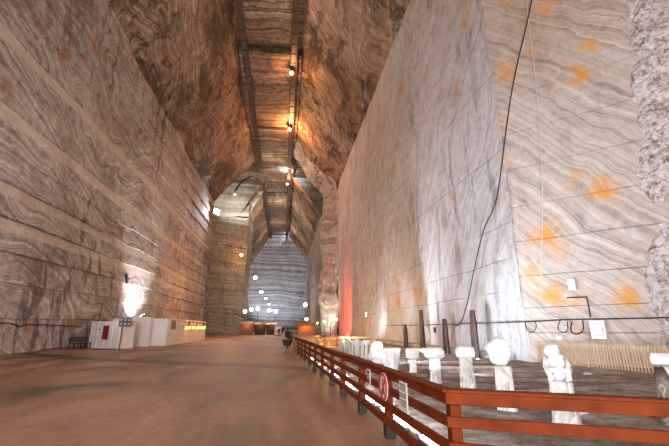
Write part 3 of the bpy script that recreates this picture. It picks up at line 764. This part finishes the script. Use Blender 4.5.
t = thing('socket_box', 'pale small socket box low on beige wall by dark cables', 'box', bw(1.55, 1.15, .12), bang)
MB().box((0, 0, .11), (.3, .14, .22), bev=.01).build('body', M['salt'], t)
MB().box((0, -.08, .11), (.2, .02, .14), bev=.004).build('lid', M['chrome'], t)
def cable(name, pts, r, m, label, cat='cable', n=6):
    # smooth the polyline
    P = [Vector(p) for p in pts]; out = []
    for i in range(len(P)-1):
        p0 = P[max(i-1, 0)]; p1 = P[i]; p2 = P[i+1]; p3 = P[min(i+2, len(P)-1)]
        for k in range(8):
            t_ = k/8
            out.append(.5*((2*p1) + (p2-p0)*t_ + (2*p0-5*p1+4*p2-p3)*t_*t_ + (3*p1-p0-3*p2+p3)*t_**3))
    out.append(P[-1]); a = out[0]
    o = MB().tube([p-a for p in out], r, n).build(name, m, None, True, a)
    return props(o, label, cat)
cable('conduit', [bw(2.15, 3.15), bw(2.9, 3.15), bw(2.98, 3.1), bw(3.0, 2.2)], .03, M['cable'], 'dark angled conduit below the small white wall box', 'conduit')
cable('cable_loop', [bw(1.7, 2.05), bw(1.55, 1.7), bw(1.7, 1.5), bw(1.95, 1.6), bw(2.0, 2.0)], .022, M['cable'], 'small dark cable loop left of the white cabinet')
cable('cable_loop', [bw(2.2, 2.0), bw(2.1, 1.6), bw(2.3, 1.4), bw(2.6, 1.6), bw(2.65, 2.05)], .03, M['cable'], 'thick dark cable loop touching the white cabinet')
cable('cable_loop', [bw(.1, 2.0), bw(.15, 1.6), bw(.4, 1.5), bw(.6, 1.8), bw(.55, 2.0)], .022, M['cable'], 'dark cable loop at the corner of pale and beige walls')
cable('wall_cable', [(12.3, 46, 2.0), (12.35, 34, 1.95), (12.3, 24, 1.98), (12.38, 19.4, 2.0), bw(.4, 2.02, .16), bw(2, 2.1, .14), bw(4.2, 2.12, .16), bw(7.5, 2.15, .7)], .03, M['cable'], 'black cable running level along the right hand walls')
cable('hanging_cable', [(14.4, 15.6, 24), (14.0, 16.2, 20.6), (12.35, 16.9, 14.66), (11.45, 18, 9.0), (11.8, 19.4, 8.24), (11.78, 20.6, 7.29), (11.7, 22, 5.19), (11.77, 23.3, 3.44), (11.72, 24.3, 2.21), (11.6, 25.0, 1.83), (11.9, 25.8, 1.95), (12.2, 26.4, 2.0)], .035, M['cable'], 'long black cable hanging down from the roof to the right wall')
cable('white_rope', [bw(2.7, 24, .3), bw(2.35, 15, .3), bw(1.9, 9.4, .3), bw(1.3, 5.2, .25), bw(1.1, 4.2, .2)], .018, M['cord'], 'thin pale cord hanging across the beige wall')
cable('wall_cable', [(-18.15, 12, 2.0), (-18.1, 20, 2.02), (-18.1, 28, 2.02), (-18.1, 29.5, 1.8), (-18.1, 31, 1.95), (-18.1, 38, 1.85)], .05, M['cable'], 'black cable running low along the left wall')
for i, (y, h) in enumerate(((24.5, 2.2), (29.5, 1.9), (34.6, 2.4), (39, 1.6))):
    pass

for (y, h, lab) in ((34.7, 2.0, 'farthest dark timber prop standing against the right wall'), (30.4, 3.1, 'tallest dark timber prop standing against the right wall'),
                  (25.8, 2.3, 'short dark timber prop against right wall by the hanging cable'), (21.7, 2.7, 'dark timber prop against right wall nearest the beige wall')):
    o = MB().lathe([(.27, 0), (.25, h*.3), (.24, h*.7), (.17, h)], n=10, sx=.8, amp=.25, seed=y).build('timber_prop', M['darkwood'], None, False, (11.15 if y < 99 else 12, y, .02))
    props(o, lab, 'timber post')
# small things on the right wall
for y, z, l in ((29.3, 1.7, 'small black box on the wall cable, left of the hanging cable'),):
    t = thing('cable_box', l, 'box', (12.46, 30.9, 1.35))
    MB().box((0, 0, .2), (.16, .28, .45), bev=.02).build('body', M['black'], t)
    MB().box((-.085, 0, .2), (.01, .2, .34)).build('lid', M['black'], t)
t = thing('emergency_light', 'tiny white lit box low on right wall beyond the statues', 'lamp', (12.42, 57, 3.3))
MB().box((0, 0, .35), (.15, .4, .7), bev=.02).build('housing', M['white'], t)
MB().box((-.085, 0, .35), (.02, .3, .55)).build('lamp_glass', M['globe'], t)

# ------------------------------------------------------------------ left: bench, pavilion, sign
t = thing('park_bench', 'dark wooden bench standing against the left wall', 'bench', (-17.2, 36.4, 0), 1.2)
mb = MB()
for k in range(3): mb.box((0, -.2+k*.17, .45), (1.8, .14, .04))
mb.build('seat', M['darkwood'], t)
mb = MB()
for k in range(2): mb.box((0, .32, .68+k*.2), (1.8, .04, .14))
mb.build('backrest', M['darkwood'], t)
for sx in (-.8, .8):
    MB().box((sx, -.2, .215), (.08, .08, .43)).build('leg', M['black'], t); MB().box((sx, .3, .45), (.08, .08, .9)).build('leg', M['black'], t)
t = thing('low_stool', 'low dark stool beside the bench at the left wall', 'stool', (-17.75, 38.6, 0), 1.2)
MB().box((0, 0, .4), (.9, .5, .06), bev=.01).build('seat', M['darkwood'], t)
for sx in (-.38, .38):
    for sy in (-.2, .2): MB().box((sx, sy, .185), (.06, .06, .37)).build('leg', M['black'], t)

# ticket cabin
t = thing('ticket_cabin', 'small white panelled cabin with a dark red poster', 'cabin', (-15.35, 36.35, 0), math.atan2(-2.1, 3.3))
W = 3.9
mb = MB(); mb.box((0, .7, 1.1), (W, 1.4, 2.2), bev=.02); mb.build('body', M['white'], t)
mb = MB()
for k in range(5): mb.box((-W/2+.06+k*(W-.12)/4, -.015, 1.1), (.05, .03, 2.16))
mb.box((0, -.015, 2.17), (W, .03, .06)); mb.box((0, -.015, .06), (W, .03, .1)); mb.build('batten', M['whitebright'], t)
MB().box((0, .7, 2.24), (W+.14, 1.5, .08)).build('roof', M['white'], t)
MB().box((.12, -.04, 1.32), (.75, .03, 1.15)).build('poster', M['red'], t)
mb = MB(); mb.box((-.75, -.035, 1.6), (.4, .02, .06)); mb.build('nameplate', M['ink'], t)
light('POINT', (-14.5, 34.2, 3.2), 60, NEUT, size=.2)

# pavilion: long white walled bar, open above the parapet on the gallery side
X0, X1, Y0, Y1, HH = -16.6, -11.4, 40.6, 59.8, 2.62
pav = thing('white_pavilion', 'long white walled pavilion with lantern-lit openings along its side', 'pavilion', (X1, Y0, 0))
MB().box(((X0-X1)/2, 0.08, HH/2), (X1-X0, .16, HH), bev=.01).build('front_wall', M['white'], pav)
MB().box((-.8, -.02, HH/2), (1.6, .08, HH-.04), bev=.01).build('corner_panel', M['whitebright'], pav)
MB().box((-2.6, -.02, 1.35), (.12, .06, .2)).build('door_handle', M['chrome'], pav)
mb = MB(); mb.box((-3.4, -.008, 1.7), (3.2, .02, .02)); mb.box((-3.4, -.01, .1), (3.4, .03, .2)); mb.build('seam', M['saltdim'], pav)
L_ = Y1-Y0
mb = MB(); mb.box((-.08, L_/2, .78), (.14, L_, 1.56)); mb.box((-.08, L_/2, 2.56), (.18, L_, .12))
mb.box((-.08, .5, 2.05), (.14, 1.0, 1.0)); mb.build('side_wall', M['white'], pav)
ys = [1.0, 3.4, 5.6, 7.8, 10, 12.2, 14.4, 16.6, 19.1]
for q in ys: MB().box((-.08, q, 2.02), (.16, .14, .96)).build('window_post', M['white'], pav)
for a_, b_ in zip(ys, ys[1:]):
    if a_ < 1.5: MB().box((-.1, (a_+b_)/2+.2, 2.0), (.04, 1.6, .9)).build('dark_pane', M['black'], pav)
    elif a_ > 5: MB().box((-.1, (a_+b_)/2, 2.2), (.04, b_-a_-.3, .58)).build('dark_blind', M['darkwood'], pav)
mb = MB()
for q in frange(.6, L_-.4, 1.2): mb.box((.0, q, .76), (.03, .06, 1.5))
mb.build('side_batten', M['saltdim'], pav)
MB().box(((X0-X1), L_/2, 1.3), (.14, L_, 2.6)).build('back_wall', M['white'], pav)
MB().box(((X0-X1)/2, L_, 1.3), (X1-X0, .14, 2.6)).build('end_wall', M['white'], pav)
lan0 = None
ORD = ['first', 'second', 'third', 'fourth', 'fifth', 'sixth', 'seventh', 'last']
for i, q in enumerate((6.9, 8.6, 10.6, 12.6, 14.2, 15.2, 16.4, 17.6)):
    if lan0 is None:
        lan0 = thing('lantern', 'small amber lantern glowing in the side openings of the pavilion', 'lantern', (X1+.16, Y0+q, 1.56), group='lanterns along the pavilion side')
        MB().lathe([(.09, 0), (.14, .06), (.15, .28), (.07, .4)], n=8).build('glass', M['amber'], lan0)
        MB().lathe([(.16, .38), (.05, .48), (.02, .56)], n=8).build('cap', M['black'], lan0); l0 = lan0
    else:
        l0 = copy_tree(lan0); l0.location = (X1+.16, Y0+q, 1.56)
    l0['label'] = ORD[i] + ' small amber lantern from the near end of the pavilion side'
for q in (8, 13, 17): light('POINT', (X1+.55, Y0+q, 2.1), 45, WARM, size=.15)
light('POINT', (-14, 50, 2.2), 80, SOFT, size=.3)
# vault-shaped beige hood behind the cabin
t = thing('hooded_shelter', 'beige rounded hood shelter behind the ticket cabin', 'shelter', (-14.5, 38.3, 0))
prof_ = [(-1.6, 0), (-1.6, 2.0), (-1.3, 2.5), (-.6, 2.75), (.6, 2.8), (1.8, 2.7)]
bm_ = MB()
va = [bm_.bm.verts.new((p[0], 1.2, p[1])) for p in prof_]; vb = [bm_.bm.verts.new((p[0], 2.0, p[1])) for p in prof_]
for i in range(len(prof_)-1): bm_.bm.faces.new((va[i], va[i+1], vb[i+1], vb[i]))
vc = bm_.bm.verts.new((1.8, 1.2, 0)); bm_.bm.faces.new(va + [vc])
vd = bm_.bm.verts.new((1.8, 2.0, 0)); bm_.bm.faces.new(vb + [vd]); bm_.bm.faces.new((va[-1], vb[-1], vd, vc))
bm_.build('hood', M['hose'], t)
# sign on a post
t = thing('post_sign', 'black direction sign with small white panels on thin post', 'sign', (-13.45, 34.9, 0), .25)
mb = MB(); mb.tube([(0, 0, 0), (0, 0, 2.5)], .04, 8); mb.build('pole', M['black'], t)
MB().lathe([(.25, 0), (.24, .03), (.04, .05)], n=14).build('base', M['black'], t)
pn = MB().box((.18, -.06, 2.2), (.95, .05, .72), bev=.01).build('panel', M['black'], t)
gp = mat('grey_print', (.28, .26, .26), .5)
for i in range(3):
    for j in range(2): MB().box((-.13+i*.31, -.09, 2.37-j*.33), (.2, .01, .2)).build('small_plate', gp, pn)
t = thing('floor_cable_cover', 'black flat cover lying on the floor at the foot of the sign post', 'mat', (-14.7, 35.0, 0), -.1)
MB().box((0, 0, .03), (1.7, .35, .06), bev=.01).build('cover', M['black'], t)
# wall plug by uplight and dark gate in pillar
t = thing('wall_bracket_lamp', 'small dark unlit lamp fixed on left wall above the pavilion', 'lamp', (-18.15, 46.3, 7.2))
MB().box((0, 0, 0), (.3, .5, 1.1), rx=.5, bev=.05).build('housing', M['black'], t)
MB().box((.25, 0, 0), (.2, .1, .1)).build('bracket', M['black'], t)
t = thing('metal_gate', 'dark barred gate at the foot of the grey rock pillar', 'gate', (-25.0, 118.8, 0))
mb = MB(); mb.box((0, 0, 1.9), (4.4, .1, .25)); mb.box((0, 0, .2), (4.4, .1, .2)); mb.box((0, .12, 1.9), (4.3, .05, 3.4)); mb.box((-2.2, 0, 1.9), (.2, .2, 3.8)); mb.box((2.2, 0, 1.9), (.2, .2, 3.8)); mb.box((0, 0, 3.7), (4.6, .2, .2)); mb.build('frame', M['black'], t)
mb = MB()
for k in frange(-2, 2, .4): mb.tube([(k, -.04, 0.05), (k, -.04, 3.6)], .04, 6)
mb.build('bars', M['chrome'], t)

# ------------------------------------------------------------------ far market
def stall(x, y, w_, dp, h, label, roof, body, rz=0, lit=True):
    t = thing('market_stall', label, 'stall', (x, y, 0), rz)
    for sx in (-1, 1):
        for sy in (0, 1): MB().box((sx*(w_/2-.06), sy*dp+.06, h/2), (.1, .1, h)).build('post', M[body], t)
    MB().box((0, .1, .5), (w_-.1, .5, 1.0), bev=.02).build('counter', M[body], t)
    MB().box((0, dp-.02, h/2), (w_-.15, .06, h)).build('back_panel', M[body], t)
    mb = MB(); mb.beam((0, -.4, h-.15), (0, dp/2, h+.35), w_+.3, .06); mb.beam((0, dp/2, h+.35), (0, dp+.3, h-.1), w_+.3, .06); mb.build('roof', M[roof], t)
    if lit: light('POINT', (x, y+.9*dp/2, h-.35), 70, WARM, size=.2)
    return t
stall(-9.3, 101, 3.2, 2.2, 2.9, 'yellow-brown wooden stall at the foot of the rock pillar', 'wood', 'wood')
stall(-5.9, 102, 2.8, 2.2, 2.7, 'dark stall with amber light, second from the rock pillar', 'amberwood', 'darkwood')
stall(-2.9, 103, 2.6, 2.2, 2.7, 'dark stall with amber light beside the white kiosk', 'amberwood', 'darkwood')
t = thing('white_kiosk', 'small white booth at end of the stall row', 'kiosk', (-1.2, 96, 0))
MB().box((0, 1, 1.2), (1.7, 2, 2.4), bev=.03).build('body', M['whitebright'], t); MB().box((0, 1, 2.45), (2.0, 2.3, .1)).build('roof', M['white'], t); MB().box((0, -.02, 1.6), (1.2, .04, .7)).build('window', M['chrome'], t)
def lamp_post(x, y, h, label, group=None, r=.5):
    t = thing('globe_lamp_post', label, 'street lamp', (x, y, 0), group=group)
    MB().tube([(0, 0, 0), (0, 0, h-r*.8)], .06, 6).build('pole', M['black'], t)
    MB().ball((0, 0, h), r).build('globe', M['globe'], t, True)
    MB().lathe([(.25, 0), (.22, .2), (.07, .3)], n=10).build('base', M['black'], t)
    light('POINT', (x, y-1.0, h+.2), 260, SOFT, size=.3)
PXL = [(-10.6, 6.1), (-8.9, 6.7), (-7.1, 6.9), (-4.0, 6.5), (-2.2, 6.2)]
for (x, z), l in zip(PXL, ('leftmost', 'second from the left', 'middle', 'second from the right', 'rightmost')):
    lamp_post(x, 109, z, l + ' of the five white globe lamps behind the far stalls')
lamp_post(5.6, 101, 7.6, 'tall white globe lamp post on the right of the far market', r=.5)
lamp_post(5.9, 99, 3.9, 'short white globe lamp post below the tall one at right', r=.4)
# reflectors on the end wall
for (x, z, s_), l in zip(((-15.2, 26.7, 1.5), (-11.8, 19.4, 1.3), (-9.4, 16.2, .9), (-7.6, 13.4, .8), (-6.2, 10.4, .7)),
                         ('highest floodlight', 'second highest floodlight', 'middle floodlight', 'second lowest floodlight', 'lowest floodlight')):
    wall_flood((x, 198.2, z), (0.1, -1, .1), 'white ' + l + ' in the descending row on far end wall', s=s_, arm=2.2, power=0)
light('SPOT', (-11, 184, 9), 11000, COLD, (-5, 200, 20), .4, spot=120)
light('SPOT', (4, 180, 6), 6000, COLD, (2, 200, 24), .4, spot=110)
light('POINT', (-3, 150, 12), 5000, NEUT, size=.4)

# dining area beyond the fence end, amber lit
def table_set(x, y, label, m='amberwood', rz=0.0):
    t = thing('picnic_table', label, 'table', (x, y, 0), rz)
    MB().box((0, 0, .75), (2.0, .8, .06), bev=.01).build('tabletop', M[m], t)
    for sx in (-.8, .8): MB().box((sx, 0, .36), (.08, .6, .72)).build('leg', M[m], t)
    MB().box((0, -.75, .45), (2.0, .3, .05)).build('seat', M[m], t); MB().box((0, .75, .45), (2.0, .3, .05)).build('seat', M[m], t)
    for sx in (-.8, .8): MB().box((sx, 0, .38), (.06, 1.7, .06)).build('stretcher', M[m], t)
for sx_, y, l in ((2.2, 33.5, 'nearest amber picnic table beyond the fence end'), (4.6, 35.5, 'amber picnic table right of the nearest one'), (2.6, 39, 'amber picnic table in the second row, left'),
                  (5.4, 41, 'amber picnic table in the second row, right'), (3.2, 46, 'amber picnic table in the third row, left'), (6.4, 48, 'amber picnic table in the third row, right')):
    table_set(sx_, y, l)
def railing(a, b, h, label, m):
    a = Vector((*a, 0)); b = Vector((*b, 0)); t = thing('low_railing', label, 'railing', a); v = b-a; n = max(2, int(v.length/1.8))
    for i in range(n+1): MB().box((v*(i/n)).to_tuple()[:2] + (h/2,), (.1, .1, h)).build('post', M[m], t)
    for z in (.35, .65, h-.05): MB().beam(Vector((0, 0, z)), v+Vector((0, 0, z)), .05, .1).build('rail', M[m], t)
railing((1.0, 31.5), (1.5, 44), 1.0, 'amber wooden railing beside the walkway edge of dining area', 'amberwood')
railing((1.2, 31.2), (7.5, 31.6), 1.0, 'amber wooden railing across the near side of dining area', 'amberwood')
railing((1.6, 46), (2.2, 70), 1.1, 'dark wooden railing running from dining area to the market', 'darkwood')
for y, pw in ((33, 60), (38, 110), (45, 160), (58, 160)):
    bulb = thing('string_lamp', {33: 'nearest amber lamp on a thin pole over the dining area', 38: 'second amber pole lamp of the dining area', 45: 'third amber pole lamp of the dining area', 58: 'farthest amber pole lamp of the dining area'}[y], 'lamp', (4.0+y*.02, y+.9, 0))
    MB().tube([(0, 0, 0), (0, 0, 2.35)], .03, 6).build('pole', M['black'], bulb); MB().ball((0, 0, 2.45), .11).build('bulb', M['amber'], bulb, True)
    light('POINT', (4.0+y*.02, y+.6, 2.3), pw*5, (1, .55, .16), size=.15)
# amber stands farther away
stall(4.4, 74, 3.0, 2.2, 2.3, 'amber wooden stall, nearest on the right of the walkway', 'amberwood', 'amberwood')
stall(4.8, 84, 3.0, 2.2, 2.3, 'amber wooden stall behind the nearest right hand one', 'amberwood', 'amberwood')
for i, (x, y) in enumerate(((1.2, 62), (1.0, 68), (.8, 75), (.9, 82))):
    t = thing('waste_barrel', ('nearest dark barrel', 'second dark barrel', 'third dark barrel', 'farthest dark barrel')[i] + ' along the walkway to the market', 'barrel', (x, y, 0))
    MB().lathe([(.36, 0), (.42, .5), (.38, 1.1)], n=12).build('drum', M['darkwood'], t); MB().lathe([(.4, 1.08), (.4, 1.16), (.1, 1.25)], n=12).build('lid', M['black'], t)
# dark planter basket by fence end
t = thing('planter_box', 'dark wooden planter at the end of the long fence', 'planter', (.35, 29.0, 0))
MB().lathe([(.28, .45), (.4, .9)], n=10, square=.6).build('basket', M['darkwood'], t); MB().tube([(0, 0, 0), (0, 0, .5)], .06, 6).build('stand', M['black'], t); MB().lathe([(.25, 0), (.25, .05)], n=12).build('foot', M['black'], t)
t = thing('wooden_chair', 'amber lit wooden chair by the fence end', 'chair', (.55, 24.5, 0), -1.2)
MB().box((0, 0, .45), (.45, .45, .05)).build('seat', M['wood'], t); MB().box((0, .21, .8), (.45, .04, .35)).build('backrest', M['wood'], t)
for sx in (-.19, .19):
    MB().box((sx, -.19, .215), (.05, .05, .43)).build('leg', M['wood'], t); MB().box((sx, .21, .45), (.05, .05, .9)).build('leg', M['wood'], t)

# coloured floods at the right corner
ground_flood(7.6, 72, 'red floodlight on the ground washing the right wall', (12.6, 77.5, 6), 9500, .4, (1, .05, .03), 115, 'lensr')
ground_flood(6.9, 88.0, 'greenish white floodlight lighting the broken rock corner', (10.5, 96.5, 14), 3800, .4, (.9, 1, .8), 120)

# ------------------------------------------------------------------ people in the far distance
def person(x, y, rz, label, coat, step=.18, h=1.7):
    t = thing('person', label, 'person', (x, y, 0), rz); k = h/1.7
    me = bpy.data.meshes.new('body'); J = []; E = []; R = []
    def v(p, r, par=None):
        J.append(tuple(c*k for c in p)); R.append(r*k)
        if par is not None: E.append((par, len(J)-1))
        return len(J)-1
    pel = v((0, 0, .95), .15); ch = v((0, .0, 1.25), .16, pel); sh = v((0, 0, 1.42), .12, ch); nk = v((0, 0, 1.5), .055, sh); hd = v((0, -.01, 1.6), .095, nk); v((0, -.01, 1.66), .07, hd)
    for s_ in (-1, 1):
        hp = v((s_*.1, 0, .88), .09, pel); kn = v((s_*.11, -s_*step*.5, .48), .06, hp); an = v((s_*.11, s_*step if s_ > 0 else -step*1.1, .08), .045, kn); v((s_*.12, (s_*step if s_ > 0 else -step*1.1) - .14, .045), .04, an)
        so = v((s_*.2, 0, 1.4), .06, sh); el = v((s_*.25, .03*s_, 1.12), .045, so); wr = v((s_*.25, -.08, .88), .035, el); v((s_*.25, -.11, .8), .035, wr)
    me.from_pydata(J, E, []); me.update()
    o = bpy.data.objects.new('body', me); C.objects.link(o); o.parent = t
    md = o.modifiers.new('skin', 'SKIN'); o.modifiers.new('sub', 'SUBSURF').levels = 1
    for i, sv in enumerate(me.skin_vertices[0].data): sv.radius = (R[i], R[i]); sv.use_root = (i == 0)
    me.materials.append(M[coat])
    MB().ball((0, -.015*k, 1.62*k), .10*k, (.85, 1, 1.15)).build('face', M['skin'], t, True)
    MB().ball((0, .02*k, 1.66*k), .108*k, (.9, 1, 1.0)).build('hair', M['hair'], t, True)
person(-.9, 93, .3, 'person in dark clothes walking, left of the distant pair', 'cloth')
person(-.1, 94, -.4, 'person in a blue-black coat, right of the distant pair', 'cloth2', .1, 1.75)
